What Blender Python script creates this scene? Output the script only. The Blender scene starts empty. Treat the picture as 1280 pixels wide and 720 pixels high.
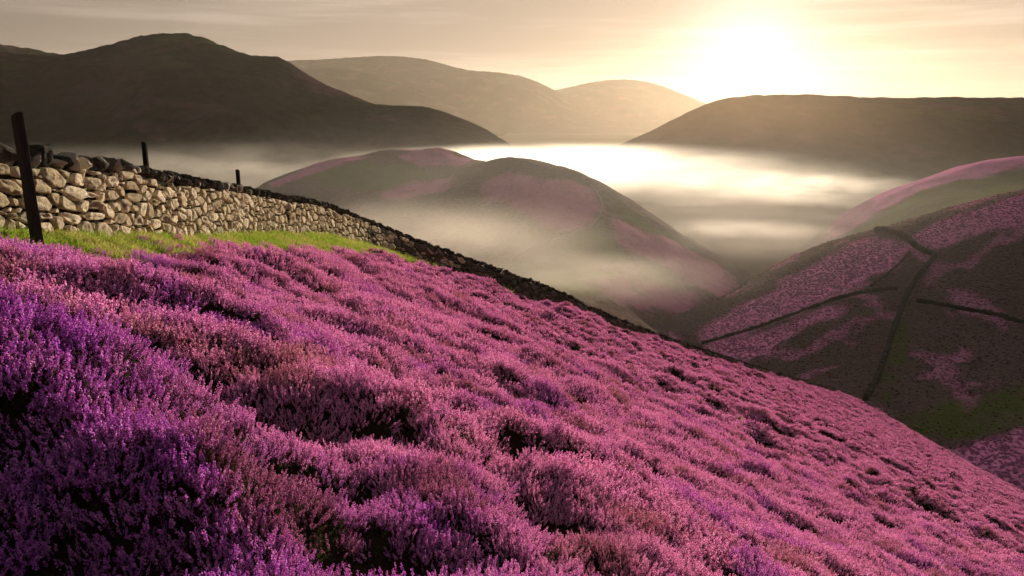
import bpy, bmesh, math, random
import numpy as np
from mathutils import Vector, Matrix, noise as mnoise

random.seed(7)
rng = np.random.default_rng(11)
scene = bpy.context.scene
COL = scene.collection

# ------------------------------------------------------------------ camera
F = 995.6                      # 28 mm lens on a 36 mm sensor, for a 1280 wide picture
PITCH = math.radians(11.9)
CP, SP = math.cos(PITCH), math.sin(PITCH)
cam_data = bpy.data.cameras.new("camera")
cam_data.lens = 28.0
cam_data.sensor_width = 36.0
cam_data.clip_start = 0.1
cam_data.clip_end = 40000.0
cam = bpy.data.objects.new("camera", cam_data)
cam.rotation_euler = (math.pi / 2 - PITCH, 0, 0)
COL.objects.link(cam)
scene.camera = cam


def at(px, py, Y):
    """The point at forward distance Y that the photograph shows at (px, py)."""
    rx, ry = (px - 640.0) / F, (360.0 - py) / F
    d = np.array([rx, CP + ry * SP, -SP + ry * CP])
    return d * (Y / d[1])


def project(x, y, z):
    zc = y * CP - z * SP
    up = y * SP + z * CP
    zc = np.where(zc < 0.05, 0.05, zc)
    return 640 + F * x / zc, 360 - F * up / zc


# ------------------------------------------------------------------ numpy noise
_P = np.random.default_rng(3).permutation(512)
_G = np.random.default_rng(4).uniform(0, 2 * np.pi, 512)
_GX, _GY = np.cos(_G), np.sin(_G)


def perlin(x, y, seed=0):
    x = np.asarray(x, float) + seed * 17.31
    y = np.asarray(y, float) - seed * 9.77
    xi, yi = np.floor(x).astype(int), np.floor(y).astype(int)
    xf, yf = x - xi, y - yi
    u = xf ** 3 * (xf * (xf * 6 - 15) + 10)
    v = yf ** 3 * (yf * (yf * 6 - 15) + 10)

    def g(ix, iy, dx, dy):
        h = _P[(_P[ix & 511] + iy) & 511]
        return _GX[h] * dx + _GY[h] * dy
    a = g(xi, yi, xf, yf)
    b = g(xi + 1, yi, xf - 1, yf)
    c = g(xi, yi + 1, xf, yf - 1)
    d = g(xi + 1, yi + 1, xf - 1, yf - 1)
    return (a + u * (b - a) + v * (c - a + u * (a - b - c + d))) * 1.5


def fbm(x, y, octv=4, seed=0, gain=0.5):
    r, amp, f = 0, 1.0, 1.0
    for i in range(octv):
        r = r + amp * perlin(np.asarray(x) * f, np.asarray(y) * f, seed + i)
        amp *= gain
        f *= 2.03
    return r


def smooth(a, b, x):
    t = np.clip((np.asarray(x, float) - a) / (b - a), 0, 1)
    return t * t * (3 - 2 * t)


# ------------------------------------------------------------------ node helpers
def new_mat(name):
    m = bpy.data.materials.new(name)
    m.use_nodes = True
    m.node_tree.nodes.clear()
    return m, m.node_tree


class NT:
    """small helper round a node tree"""

    def __init__(self, t):
        self.t = t

    def n(self, kind, **kw):
        nd = self.t.nodes.new(kind)
        for k, v in kw.items():
            if k == 'inp':
                for kk, vv in v.items():
                    s = nd.inputs[kk]
                    if isinstance(vv, bpy.types.NodeSocket):
                        self.t.links.new(vv, s)
                    else:
                        s.default_value = vv
            else:
                setattr(nd, k, v)
        return nd

    def link(self, a, b):
        self.t.links.new(a, b)

    def math(self, op, a, b=0.0, c=0.0, clamp=False):
        nd = self.n('ShaderNodeMath', operation=op, use_clamp=clamp)
        for i, v in enumerate((a, b, c)):
            if isinstance(v, bpy.types.NodeSocket):
                self.link(v, nd.inputs[i])
            else:
                nd.inputs[i].default_value = v
        return nd.outputs[0]

    def mix(self, fac, a, b, blend='MIX'):
        nd = self.n('ShaderNodeMix', data_type='RGBA', blend_type=blend)
        for s, v in ((nd.inputs[0], fac), (nd.inputs[6], a), (nd.inputs[7], b)):
            if isinstance(v, bpy.types.NodeSocket):
                self.link(v, s)
            else:
                s.default_value = v if not isinstance(v, tuple) or len(v) == 4 else (*v, 1)
        return nd.outputs[2]

    def noise(self, vec, scale, detail=4, rough=0.55, out='Fac'):
        nd = self.n('ShaderNodeTexNoise')
        if vec is not None:
            self.link(vec, nd.inputs['Vector'])
        nd.inputs['Scale'].default_value = scale
        nd.inputs['Detail'].default_value = detail
        nd.inputs['Roughness'].default_value = rough
        return nd.outputs[out]

    def ramp(self, v, a, b):
        nd = self.n('ShaderNodeMapRange', interpolation_type='SMOOTHSTEP')
        self.link(v, nd.inputs['Value'])
        nd.inputs['From Min'].default_value = a
        nd.inputs['From Max'].default_value = b
        return nd.outputs[0]

    def attr(self, name, typ='GEOMETRY'):
        return self.n('ShaderNodeAttribute', attribute_name=name, attribute_type=typ)

    def bump(self, h, strength=0.5, dist=0.05):
        nd = self.n('ShaderNodeBump')
        nd.inputs['Strength'].default_value = strength
        nd.inputs['Distance'].default_value = dist
        self.link(h, nd.inputs['Height'])
        return nd.outputs[0]

    def surface(self, color, rough=0.9, spec=0.2, normal=None):
        p = self.n('ShaderNodeBsdfDiffuse')
        if isinstance(color, bpy.types.NodeSocket):
            self.link(color, p.inputs['Color'])
        else:
            p.inputs['Color'].default_value = (*color, 1)
        p.inputs['Roughness'].default_value = .5
        if normal is not None:
            self.link(normal, p.inputs['Normal'])
        o = self.n('ShaderNodeOutputMaterial')
        self.link(p.outputs[0], o.inputs['Surface'])
        return p


# ------------------------------------------------------------------ mesh helpers
def mesh_obj(name, verts, faces, mat=None, parent=None, smooth_shade=True, attrs=None, link=True):
    me = bpy.data.meshes.new(name)
    verts = np.asarray(verts, dtype=np.float32).reshape(-1, 3)
    if isinstance(faces, np.ndarray):
        k = faces.shape[1]
        me.vertices.add(len(verts))
        me.vertices.foreach_set('co', verts.ravel())
        me.loops.add(faces.size)
        me.loops.foreach_set('vertex_index', faces.ravel().astype(np.int32))
        me.polygons.add(len(faces))
        me.polygons.foreach_set('loop_start', np.arange(0, faces.size, k, dtype=np.int32))
        me.update(calc_edges=True)
        me.validate()
    else:
        me.from_pydata([tuple(v) for v in verts.tolist()], [], faces)
        me.update()
    if smooth_shade and len(me.polygons):
        me.polygons.foreach_set('use_smooth', np.ones(len(me.polygons), dtype=bool))
    if attrs:
        for k, v in attrs.items():
            a = me.attributes.new(k, 'FLOAT', 'POINT')
            a.data.foreach_set('value', np.asarray(v, dtype=np.float32).ravel())
    if mat:
        for m in (mat if isinstance(mat, (list, tuple)) else [mat]):
            me.materials.append(m)
    o = bpy.data.objects.new(name, me)
    if link:
        COL.objects.link(o)
    if parent:
        o.parent = parent
    return o


def grid_faces(r, c):
    i = np.arange((r - 1) * (c - 1))
    a = (i // (c - 1)) * c + i % (c - 1)
    return np.stack([a, a + 1, a + c + 1, a + c], 1)


def tag(o, label=None, cat=None, group=None, kind=None):
    if label:
        o['label'] = label
    if cat:
        o['category'] = cat
    if group:
        o['group'] = group
    if kind:
        o['kind'] = kind
    return o


def blob_field(mask_pts, polys, soft=0.0):
    """1 where a point (px, py) lies in one of the outlines"""
    px, py = mask_pts
    inside = np.zeros(px.shape, bool)
    for poly in polys:
        c = np.zeros(px.shape, bool)
        n = len(poly)
        for i in range(n):
            x0, y0 = poly[i]
            x1, y1 = poly[(i + 1) % n]
            if y0 == y1:
                continue
            cond = ((y0 > py) != (y1 > py)) & (px < (x1 - x0) * (py - y0) / (y1 - y0) + x0)
            c ^= cond
        inside |= c
    return inside.astype(float)


def blur(a, r):
    for _ in range(r):
        p = np.pad(a, 1, mode='edge')
        a = (p[:-2, 1:-1] + p[2:, 1:-1] + p[1:-1, :-2] + p[1:-1, 2:] + 4 * a) / 8
    return a


# ------------------------------------------------------------------ the near slope
WALL_PIX = [(40, 281, 14.6), (188, 293, 20), (312, 290, 30), (400, 293, 40), (456, 307, 48), (500, 320, 53),
            (550, 338, 58), (612, 357, 64), (700, 383, 76), (733, 398, 82), (844, 435, 112), (955, 467, 165),
            (1055, 494, 240)]
_wp = np.array([at(*p) for p in WALL_PIX])
_wy = np.concatenate([[-30, 4, 10], _wp[:, 1], [320, 480]])
_wx = np.concatenate([[-9.3, -9.25, -9.2], _wp[:, 0], [_wp[-1, 0] + 0.5 * 80, _wp[-1, 0] + 0.5 * 240]])
_yy = np.linspace(-30, 480, 2041)
_xx = np.interp(_yy, _wy, _wx)
for _ in range(3):                       # smooth the bends of the wall
    k = np.ones(13) / 13
    _xx = np.convolve(np.pad(_xx, 6, mode='edge'), k, mode='valid')


def wall_x(y):
    return np.interp(y, _yy, _xx)


def plane(x, y):
    return -4.7 - 0.476 * x - 0.1465 * y


def near_rise(x, y):
    return 2.35 * np.exp(-((x - 2) / 14) ** 2 - ((y - 2) / 15) ** 2)      # the rise the camera stands on


_corr = np.array([p[2] for p in _wp]) - plane(_wp[:, 0], _wp[:, 1]) - near_rise(_wp[:, 0], _wp[:, 1])
_corr_y = np.concatenate([[0], _wp[:, 1], [320]])
_corr_v = np.concatenate([[_corr[0]], _corr, [0]])


def base_slope(x, y):
    xw = wall_x(y)
    w = xw - x
    z = plane(np.maximum(x, xw), y)
    z = z + np.interp(y, _corr_y, _corr_v) * np.exp(-((x - xw) / (5 + 0.12 * np.abs(y))) ** 2)
    z = z - 0.42 * np.maximum(w, 0) - 0.10 * np.maximum(w - 2, 0)      # falls away behind the wall
    z = z + near_rise(x, y)
    z = z - .34 * np.exp(-((x + 7.6) / 1.7) ** 2 - ((y - 12.5) / 4.0) ** 2)          # a worn dip along the verge
    z = z - 0.0016 * np.maximum(y - 265, 0) ** 2
    return z


def ray_to(fn, px, py, y0, y1, n=900):
    """the first point where the sight line meets the surface fn"""
    Y = np.geomspace(y0, y1, n)
    d = at(px, py, 1.0)
    P = np.outer(Y, d)
    below = P[:, 2] <= fn(P[:, 0], P[:, 1])
    i = int(np.argmax(below)) if below.any() else n - 1
    return P[i]


# mounds (+) and hollows (-) of the heather: photo position, radius along / across (m), height (m), heading
def _mk(lst):
    out = []
    for px, py, la, lb, h, rot in lst:
        p = ray_to(base_slope, px, py, 1.5, 200)
        out.append((p[0], p[1], la, lb, h, math.radians(rot)))
    return out


MOUNDS = _mk([
    # the long mound at the near left with the dark gully behind it
    (-60, 520, 1.3, 0.7, 0.35, -40), (60, 500, 1.2, 0.6, 0.36, -45), (170, 560, 1.1, 0.55, 0.36, -50), (270, 640, 0.9, 0.5, 0.34, -50),
    (170, 455, 1.1, 0.5, -0.55, -40), (290, 520, 1.0, 0.45, -0.6, -45), (380, 600, 0.8, 0.42, -0.6, -50), (470, 690, 0.7, 0.4, -0.55, -50),
    (60, 690, 0.7, 0.35, -0.35, -40), (40, 600, 0.35, 0.2, -0.2, -40),
    # second mound, centre left
    (330, 440, 1.7, 0.9, 0.28, -35), (470, 530, 1.5, 0.8, 0.22, -40), (590, 640, 1.2, 0.7, 0.4, -42),
    (430, 425, 1.3, 0.55, -0.35, -35), (540, 490, 1.5, 0.5, -0.6, -40), (620, 520, 1.0, 0.4, -0.4, -40),
    # third
    (650, 500, 1.9, 0.9, 0.4, -35), (720, 590, 1.3, 0.8, 0.45, -35), (680, 585, 0.9, 0.45, -0.7, -40), (720, 660, .8, .4, -.4, -40),
    (800, 545, 1.6, 0.6, -0.6, -35), (880, 620, 1.5, 0.7, -0.75, -35), (960, 600, 1.6, .6, .4, -35), (820, 600, 1.2, .7, .35, -35),
    (590, 415, 1.8, 0.6, -0.5, -30), (690, 470, 1.7, 0.6, -0.5, -30), (660, 430, 2.0, .7, -.4, -30),
    (960, 560, 1.6, 0.8, -0.6, -25), (1090, 640, 2.0, .8, -.6, -30), (1000, 660, 1.5, .7, -.5, -30), (1180, 650, 2.4, .8, -.5, -30),
    (840, 510, 1.2, .8, -.7, 0), (900, 515, 1.2, .8, -.5, 0), (1010, 570, 1.5, .7, -.5, -20), (1160, 600, 2.0, .8, -.6, -20),
])


def mounds(x, y):
    z = np.zeros(np.shape(x))
    hol = np.zeros(np.shape(x))
    for mx, my, la, lb, h, r in MOUNDS:
        dx, dy = x - mx, y - my
        # heading: along the downhill-right direction
        c, s = math.cos(r), math.sin(r)
        u, v = dx * c - dy * s, dx * s + dy * c
        g = np.exp(-(u / la) ** 2 - (v / lb) ** 2)
        z = z + h * g * (.95 if h < 0 else .82 + .18 * smooth(6, 14, math.hypot(mx, my)))
        if h < 0:
            hol = np.maximum(hol, g * min(1.0, -h / 0.5))
    return z, hol


def heather_edge(x, y):
    """distance (m) inside the heather from the grass verge at the wall"""
    strip = 0.95 + 0.9 * smooth(20, 38, y) - 1.3 * smooth(38, 56, y) + 0.45 * perlin(x * 0.7, y * 0.55, 31) + 0.4 * perlin(x * 2, y * 1.7, 33)
    return (x - wall_x(y)) - np.maximum(strip, 0.5)


def hummock(x, y):
    """low bushy mounds, drawn out down the slope; returns (height, hollow)"""
    a = math.radians(-28)
    u, v = x * math.cos(a) - y * math.sin(a), x * math.sin(a) + y * math.cos(a)
    wx, wy = 0.5 * perlin(x * 0.35, y * 0.35, 51), 0.5 * perlin(x * 0.35, y * 0.35, 52)
    n1 = perlin(u / 3.3 + wx, v / 1.7 + wy, 41)
    n2 = perlin(u / 1.5 + wx, v / 0.85 + wy, 42)
    n3 = perlin(x / 0.5, y / 0.5, 43)
    n4 = perlin(u / 8.0 + wx, v / 4.2 + wy, 44)
    n5 = perlin(u / 5.6 - wx, v / 2.6 - wy, 45)
    far = smooth(18, 60, np.hypot(x, y))
    h = (0.34 * n1 + 0.15 * n2 + 0.05 * n3) * (1 + .25 * far) + 0.4 * n4 * (.4 + far) + .55 * n5 * far
    # rounded tops, pinched hollows
    h = h - 0.25 * np.maximum(-h - 0.06, 0)
    hol = smooth(0.14, 0.42, -(0.34 * n1 + 0.15 * n2) - .16 * n4 * far - .22 * n5 * far)
    hole = smooth(.31, .56, perlin(u / 2.1 + wx, v / .85 + wy, 47)) * smooth(-.3, .1, perlin(x / 9, y / 9, 48)) * (1 - .3 * far)
    hole2 = smooth(.29, .52, perlin(u / 4.2 + wx, v / 2.4 - wy, 49)) * smooth(25, 60, np.hypot(x, y))
    hole = np.maximum(hole, hole2)
    h = h - (.44 + .2 * far) * hole
    # creases between single plants
    cx_, cy_ = x + .25 * perlin(x * 1.3, y * 1.3, 55), y + .25 * perlin(x * 1.3, y * 1.3, 56)
    ridge = np.abs(perlin(cx_ / .95, cy_ / .95, 57))
    crease = smooth(.20, .02, ridge) * smooth(-.5, .2, perlin(x / 3, y / 3, 58))
    h = h - .16 * crease * (1 - far)
    hole = np.maximum(hole, .62 * crease * (1 - far))
    return h, np.maximum(hol * .8, hole)


def slope_full(x, y):
    x, y = np.asarray(x, float), np.asarray(y, float)
    gate = smooth(-0.6, 1.6, heather_edge(x, y)) * (1 - 0.5 * smooth(230, 290, y))
    h, hol = hummock(x, y)
    m, mh = mounds(x, y)
    z = base_slope(x, y) + gate * h + gate * m + 0.05 * perlin(x * 0.9, y * 0.9, 8) * (1 - gate)
    return z, np.maximum(hol, mh) * gate, gate


def slope_z(x, y):
    return slope_full(x, y)[0]


# ------------------------------------------------------------------ ground materials
def ground_material():
    m, t = new_mat("moor_soil")
    k = NT(t)
    pos = k.n('ShaderNodeNewGeometry').outputs['Position']
    g = k.attr('verge').outputs['Fac']
    n1 = k.noise(pos, 1.7, 5)
    n2 = k.noise(pos, 14, 4, 0.7)
    soil = k.mix(n1, (0.012, 0.010, 0.006), (0.035, 0.028, 0.014))
    turf = k.mix(n1, (0.045, 0.085, 0.008), (0.13, 0.16, 0.018))
    turf = k.mix(k.ramp(n2, .45, .75), turf, (0.10, 0.09, 0.03))
    c = k.mix(g, soil, turf)
    k.surface(c, 0.95, 0.1, k.bump(n2, 0.8, 0.06))
    return m


def build_slope():
    rows = [-5.0]
    while rows[-1] < 430:
        rows.append(rows[-1] + max(0.13, 0.011 * rows[-1]))
    rows = np.array(rows)
    nc = 430
    t = np.linspace(0, 1, nc)
    Yg = np.repeat(rows[:, None], nc, 1)
    xl = wall_x(rows) - 45 - 0.1 * np.abs(rows)
    xw = wall_x(rows)
    xr = 0.82 * np.maximum(rows, 0) + 16
    # a fifth of the columns behind the wall, the rest across the heather
    nb = 60
    tb = np.linspace(0, 1, nb, endpoint=False)
    tf = np.linspace(0, 1, nc - nb)
    Xg = np.concatenate([xl[:, None] + (xw - xl)[:, None] * (1 - (1 - tb) ** 2)[None], xw[:, None] + (xr - xw)[:, None] * tf[None]], 1)
    Z, hol, gate = slope_full(Xg, Yg)
    verge = 1 - smooth(-0.1, 0.5, heather_edge(Xg, Yg))
    verge = np.where(Yg > 62, verge * 0.25, verge)
    v = np.stack([Xg, Yg, Z], -1).reshape(-1, 3)
    o = mesh_obj("hillside_ground", v, grid_faces(len(rows), nc), ground_material(), attrs={'verge': verge})
    tag(o, "steep near hillside carpeted with pink heather", None, None, 'structure')
    return o


build_slope()


# ------------------------------------------------------------------ heather
def heather_mats():
    out = []
    # flowers
    m, t = new_mat("heather_flowers")
    k = NT(t)
    rnd = k.n('ShaderNodeNewGeometry').outputs['Random Per Island']
    tint = k.attr('tint', 'INSTANCER').outputs['Fac']
    dry = k.attr('dry', 'INSTANCER').outputs['Fac']
    c = k.mix(rnd, (0.62, 0.22, 0.42), (0.92, 0.58, 0.74))
    c = k.mix(tint, c, k.mix(rnd, (0.36, 0.085, 0.42), (0.66, 0.26, 0.68)))
    c = k.mix(k.math('MULTIPLY', dry, 0.8), c, k.mix(rnd, (0.30, 0.13, 0.12), (0.50, 0.28, 0.22)))
    d = k.n('ShaderNodeBsdfDiffuse', inp={'Color': c})
    tr = k.n('ShaderNodeBsdfTranslucent', inp={'Color': c})
    mx = k.n('ShaderNodeMixShader', inp={0: 0.50, 1: d.outputs[0], 2: tr.outputs[0]})
    o = k.n('ShaderNodeOutputMaterial')
    k.link(mx.outputs[0], o.inputs['Surface'])
    out.append(m)
    # foliage
    m, t = new_mat("heather_foliage")
    k = NT(t)
    rnd = k.n('ShaderNodeNewGeometry').outputs['Random Per Island']
    c = k.mix(rnd, (0.018, 0.022, 0.008), (0.048, 0.044, 0.018))
    d = k.n('ShaderNodeBsdfDiffuse', inp={'Color': c})
    tr = k.n('ShaderNodeBsdfTranslucent', inp={'Color': c})
    mx = k.n('ShaderNodeMixShader', inp={0: 0.25, 1: d.outputs[0], 2: tr.outputs[0]})
    o = k.n('ShaderNodeOutputMaterial')
    k.link(mx.outputs[0], o.inputs['Surface'])
    out.append(m)
    # woody stems
    m, t = new_mat("heather_stems")
    k = NT(t)
    k.surface((0.05, 0.032, 0.02), 0.9, 0.1)
    out.append(m)
    return out


HM = heather_mats()
TETRA = np.array([[1, 1, 1], [1, -1, -1], [-1, 1, -1], [-1, -1, 1]], float) / math.sqrt(3)
TETRA_F = [(0, 1, 2), (0, 3, 1), (0, 2, 3), (1, 3, 2)]


def rand_rot(r):
    q = r.normal(size=4)
    q /= np.linalg.norm(q)
    w, x, y, z = q
    return np.array([[1 - 2 * (y * y + z * z), 2 * (x * y - w * z), 2 * (x * z + w * y)],
                     [2 * (x * y + w * z), 1 - 2 * (x * x + z * z), 2 * (y * z - w * x)],
                     [2 * (x * z - w * y), 2 * (y * z + w * x), 1 - 2 * (x * x + y * y)]])


class Tuft:
    def __init__(self):
        self.v, self.f, self.m = [], [], []

    def tet(self, c, s, r, mat, stretch=1.0):
        b = len(self.v)
        p = TETRA @ rand_rot(r).T * s
        p[:, 2] *= stretch
        self.v.extend((p + c).tolist())
        self.f.extend([tuple(b + i for i in f) for f in TETRA_F])
        self.m.extend([mat] * 4)

    def blade(self, a, b_, w, r, mat):
        base = len(self.v)
        d = b_ - a
        s = np.cross(d, r.normal(size=3))
        s = s / (np.linalg.norm(s) + 1e-9) * w
        self.v.extend([(a - s).tolist(), (a + s).tolist(), (b_ + s * 0.4).tolist(), (b_ - s * 0.4).tolist()])
        self.f.append((base, base + 1, base + 2, base + 3))
        self.m.append(mat)

    def done(self, name, col):
        o = mesh_obj(name, self.v, self.f, HM, smooth_shade=False, link=False)
        o.data.polygons.foreach_set('material_index', np.array(self.m, dtype=np.int32))
        col.objects.link(o)
        return o


def make_tuft(name, col, seed, width, height, nsp, nfl, fl, leafs, bare=0.0):
    """one tuft: nsp sprigs, each with nfl florets of size fl on its upper half and needle leaves below"""
    r = np.random.default_rng(seed)
    T = Tuft()
    for i in range(nsp):
        a = r.uniform(0, 2 * np.pi)
        q = math.sqrt(r.uniform(0, 1)) * width * 0.5
        base = np.array([math.cos(a) * q * 0.55, math.sin(a) * q * 0.55, 0.0])
        hh = height * r.uniform(0.62, 1.08) * (1 - 0.25 * (q / (width * 0.5)) ** 2)
        tip = np.array([math.cos(a) * q * 1.35, math.sin(a) * q * 1.35, hh]) + r.normal(size=3) * width * 0.06
        mid = (base + tip) / 2 + np.array([0, 0, hh * 0.06])
        pts = lambda t: base * (1 - t) ** 2 + 2 * mid * t * (1 - t) + tip * t ** 2
        T.blade(base, pts(0.55), fl * 0.22, r, 2)
        T.blade(pts(0.5), tip, fl * 0.16, r, 2)
        for j in range(leafs):
            t = r.uniform(0.12, 0.72)
            p = pts(t)
            d = r.normal(size=3)
            d[2] = abs(d[2]) + 0.4
            d /= np.linalg.norm(d)
            T.blade(p, p + d * fl * r.uniform(1.2, 2.6), fl * 0.33, r, 1)
        if r.uniform() < bare:
            continue
        t0 = r.uniform(0.48, 0.66)
        for j in range(nfl):
            t = t0 + (1 - t0) * (j + r.uniform()) / nfl
            p = pts(t)
            taper = 1.0 - 0.45 * (t - t0) / (1 - t0)
            off = r.normal(size=3)
            off[2] *= 0.3
            off = off / np.linalg.norm(off) * fl * 1.05 * taper
            T.tet(p + off, fl * r.uniform(0.55, 0.95) * (0.6 + 0.4 * taper), r, 0, 1.25)
    return T.done(name, col)


SPR = bpy.data.collections.new("heather_tufts")
NAMES = []
LODS = {}


def lod(tagname, n, **kw):
    ids = []
    for i in range(n):
        nm = "tuft_%02d" % len(NAMES)
        NAMES.append(nm)
        make_tuft(nm, SPR, 100 + len(NAMES), **kw)
        ids.append(len(NAMES) - 1)
    LODS[tagname] = ids


lod('near', 5, width=0.17, height=0.26, nsp=13, nfl=22, fl=0.0085, leafs=16)
lod('nearbare', 2, width=0.19, height=0.20, nsp=12, nfl=10, fl=0.008, leafs=30, bare=0.85)
lod('mid', 4, width=0.26, height=0.30, nsp=18, nfl=12, fl=0.015, leafs=8)
lod('midbare', 2, width=0.30, height=0.22, nsp=18, nfl=6, fl=0.014, leafs=16, bare=0.88)
lod('far', 4, width=0.52, height=0.36, nsp=26, nfl=6, fl=0.034, leafs=4)
lod('farbare', 2, width=0.55, height=0.25, nsp=22, nfl=3, fl=0.035, leafs=9, bare=0.9)
lod('vfar', 3, width=1.05, height=0.44, nsp=34, nfl=4, fl=0.075, leafs=3)
lod('moor', 3, width=1.1, height=0.38, nsp=30, nfl=1, fl=0.07, leafs=9, bare=1.0)
lod('vfarbare', 2, width=1.05, height=0.34, nsp=30, nfl=2, fl=0.08, leafs=6, bare=0.9)


def scatter_tree(name, col):
    ng = bpy.data.node_groups.new(name, 'GeometryNodeTree')
    ng.interface.new_socket('Geometry', in_out='INPUT', socket_type='NodeSocketGeometry')
    ng.interface.new_socket('Geometry', in_out='OUTPUT', socket_type='NodeSocketGeometry')
    N, L = ng.nodes, ng.links
    gi, go = N.new('NodeGroupInput'), N.new('NodeGroupOutput')
    iop = N.new('GeometryNodeInstanceOnPoints')
    ci = N.new('GeometryNodeCollectionInfo')
    ci.inputs['Collection'].default_value = col
    ci.inputs['Separate Children'].default_value = True
    ci.inputs['Reset Children'].default_value = True

    def na(nm, typ):
        a = N.new('GeometryNodeInputNamedAttribute')
        a.data_type = typ
        a.inputs['Name'].default_value = nm
        return a.outputs['Attribute']
    L.new(gi.outputs[0], iop.inputs['Points'])
    L.new(ci.outputs[0], iop.inputs['Instance'])
    iop.inputs['Pick Instance'].default_value = True
    L.new(na('pick', 'INT'), iop.inputs['Instance Index'])
    e = N.new('FunctionNodeEulerToRotation')
    L.new(na('turn', 'FLOAT_VECTOR'), e.inputs[0])
    L.new(e.outputs[0], iop.inputs['Rotation'])
    L.new(na('size', 'FLOAT'), iop.inputs['Scale'])
    L.new(iop.outputs[0], go.inputs[0])
    return ng


def scatter(name, pts, pick, turn, size, col, extra):
    me = bpy.data.meshes.new(name)
    me.vertices.add(len(pts))
    me.vertices.foreach_set('co', np.asarray(pts, np.float32).ravel())

    def add(nm, typ, data, key):
        a = me.attributes.new(nm, typ, 'POINT')
        a.data.foreach_set(key, data)
    add('pick', 'INT', np.asarray(pick, np.int32), 'value')
    add('turn', 'FLOAT_VECTOR', np.asarray(turn, np.float32).ravel(), 'vector')
    add('size', 'FLOAT', np.asarray(size, np.float32), 'value')
    for k, v in extra.items():
        add(k, 'FLOAT', np.asarray(v, np.float32), 'value')
    me.update()
    o = bpy.data.objects.new(name, me)
    COL.objects.link(o)
    md = o.modifiers.new("scatter", 'NODES')
    md.node_group = scatter_tree(name + "_scatter", col)
    return o


def ring_points(r0, r1, step, half=0.90, pad=6.0):
    R = r1
    xs = np.arange(-R * half - pad, R * half + pad, step)
    ys = np.arange(-4.0, R + step, step)
    X, Y = np.meshgrid(xs, ys)
    X = X + rng.uniform(-.48, .48, X.shape) * step
    Y = Y + rng.uniform(-.48, .48, Y.shape) * step
    d = np.hypot(X, Y)
    ok = (d >= r0) & (d < r1) & (np.abs(X) < half * np.maximum(Y, 0) + pad)
    return X[ok], Y[ok]


def build_heather():
    P, PK, TU, SZ, TI, DR = [], [], [], [], [], []
    for r0, r1, step, full, bare, sc in ((0.0, 8.5, 0.080, 'near', 'nearbare', 1.0),
                                         (8.5, 22, 0.135, 'mid', 'midbare', 1.0),
                                         (22, 40, 0.20, 'mid', 'midbare', 1.35),
                                         (40, 85, 0.34, 'far', 'farbare', 1.0),
                                         (85, 160, 0.60, 'vfar', 'vfarbare', .8),
                                         (160, 330, 1.0, 'vfar', 'vfarbare', 1.15)):
        X, Y = ring_points(r0, r1, step)
        e = heather_edge(X, Y)
        keep = e > rng.uniform(-0.1, 0.25, e.shape)
        X, Y, e = X[keep], Y[keep], e[keep]
        Z, hol, gate = slope_full(X, Y)
        slope_edge = None
        # drop what lies below the frame or under the valley floor
        px, py = project(X, Y, Z)
        keep = ((Y < 12) | ((py < 1000) & (px > -250) & (px < 1530))) & (Z > -152)
        X, Y, Z, hol = X[keep], Y[keep], Z[keep], hol[keep]
        ok = rng.uniform(size=len(X)) > .68 * smooth(.4, .9, hol)
        X, Y, Z, hol = X[ok], Y[ok], Z[ok], hol[ok]
        n = len(X)
        slope_edge = heather_edge(X, Y)
        pat = fbm(X * 0.35, Y * 0.35, 3, 61)
        spots = fbm(X * 0.8, Y * 0.8, 2, 67)
        pb = 0.03 + 0.92 * smooth(0.25, 0.75, hol) + 0.5 * smooth(0.55, 0.9, spots) + 0.25 * smooth(0.4, 0.9, pat)
        isb = rng.uniform(size=n) < pb
        pick = np.where(isb, rng.choice(LODS[bare], n), rng.choice(LODS[full], n))
        size = sc * rng.uniform(0.78, 1.22, n) * (1 - 0.38 * hol) * (1 + 0.18 * pat) * (.72 + .28 * smooth(0, 1.2, slope_edge))
        # lean a little out of the slope
        eps = 0.15 * max(1, r0 / 10)
        gx = (slope_z(X + eps, Y) - Z) / eps
        gy = (slope_z(X, Y + eps) - Z) / eps
        lean = 0.45
        rx = np.clip(np.arctan(gy) * lean, -.6, .6) + rng.normal(0, .14, n)
        ry = np.clip(-np.arctan(gx) * lean, -.6, .6) + rng.normal(0, .14, n)
        turn = np.stack([rx, ry, rng.uniform(-3.14, 3.14, n)], 1)
        tint = smooth(7.5, 3, np.hypot(X + 2, Y)) * 0.8 + 0.55 * smooth(0.1, 0.8, fbm(X * .5, Y * .5, 2, 71)) * smooth(60, 12, Y)
        tint = tint + .35 * smooth(1, -8, X) * smooth(26, 9, Y)
        tint = np.clip(tint + rng.normal(0, .12, n), 0, 1)
        dry = np.clip(smooth(0.15, 0.75, fbm(X * 0.6 + 9, Y * 0.6, 3, 81)) * 0.65 + rng.normal(0, .08, n), 0, 1)
        P.append(np.stack([X, Y, Z - 0.02], 1)); PK.append(pick); TU.append(turn); SZ.append(size); tint = np.clip(tint, 0, 1); TI.append(tint); DR.append(dry)
    P, PK, TU, SZ, TI, DR = (np.concatenate(a) for a in (P, PK, TU, SZ, TI, DR))
    print("heather tufts:", len(P))
    o = scatter("heather", P, PK, TU, SZ, SPR, {'tint': TI, 'dry': DR})
    tag(o, "dense pink and purple heather in bloom covering the near hillside", "heather", None, 'stuff')


build_heather()


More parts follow.
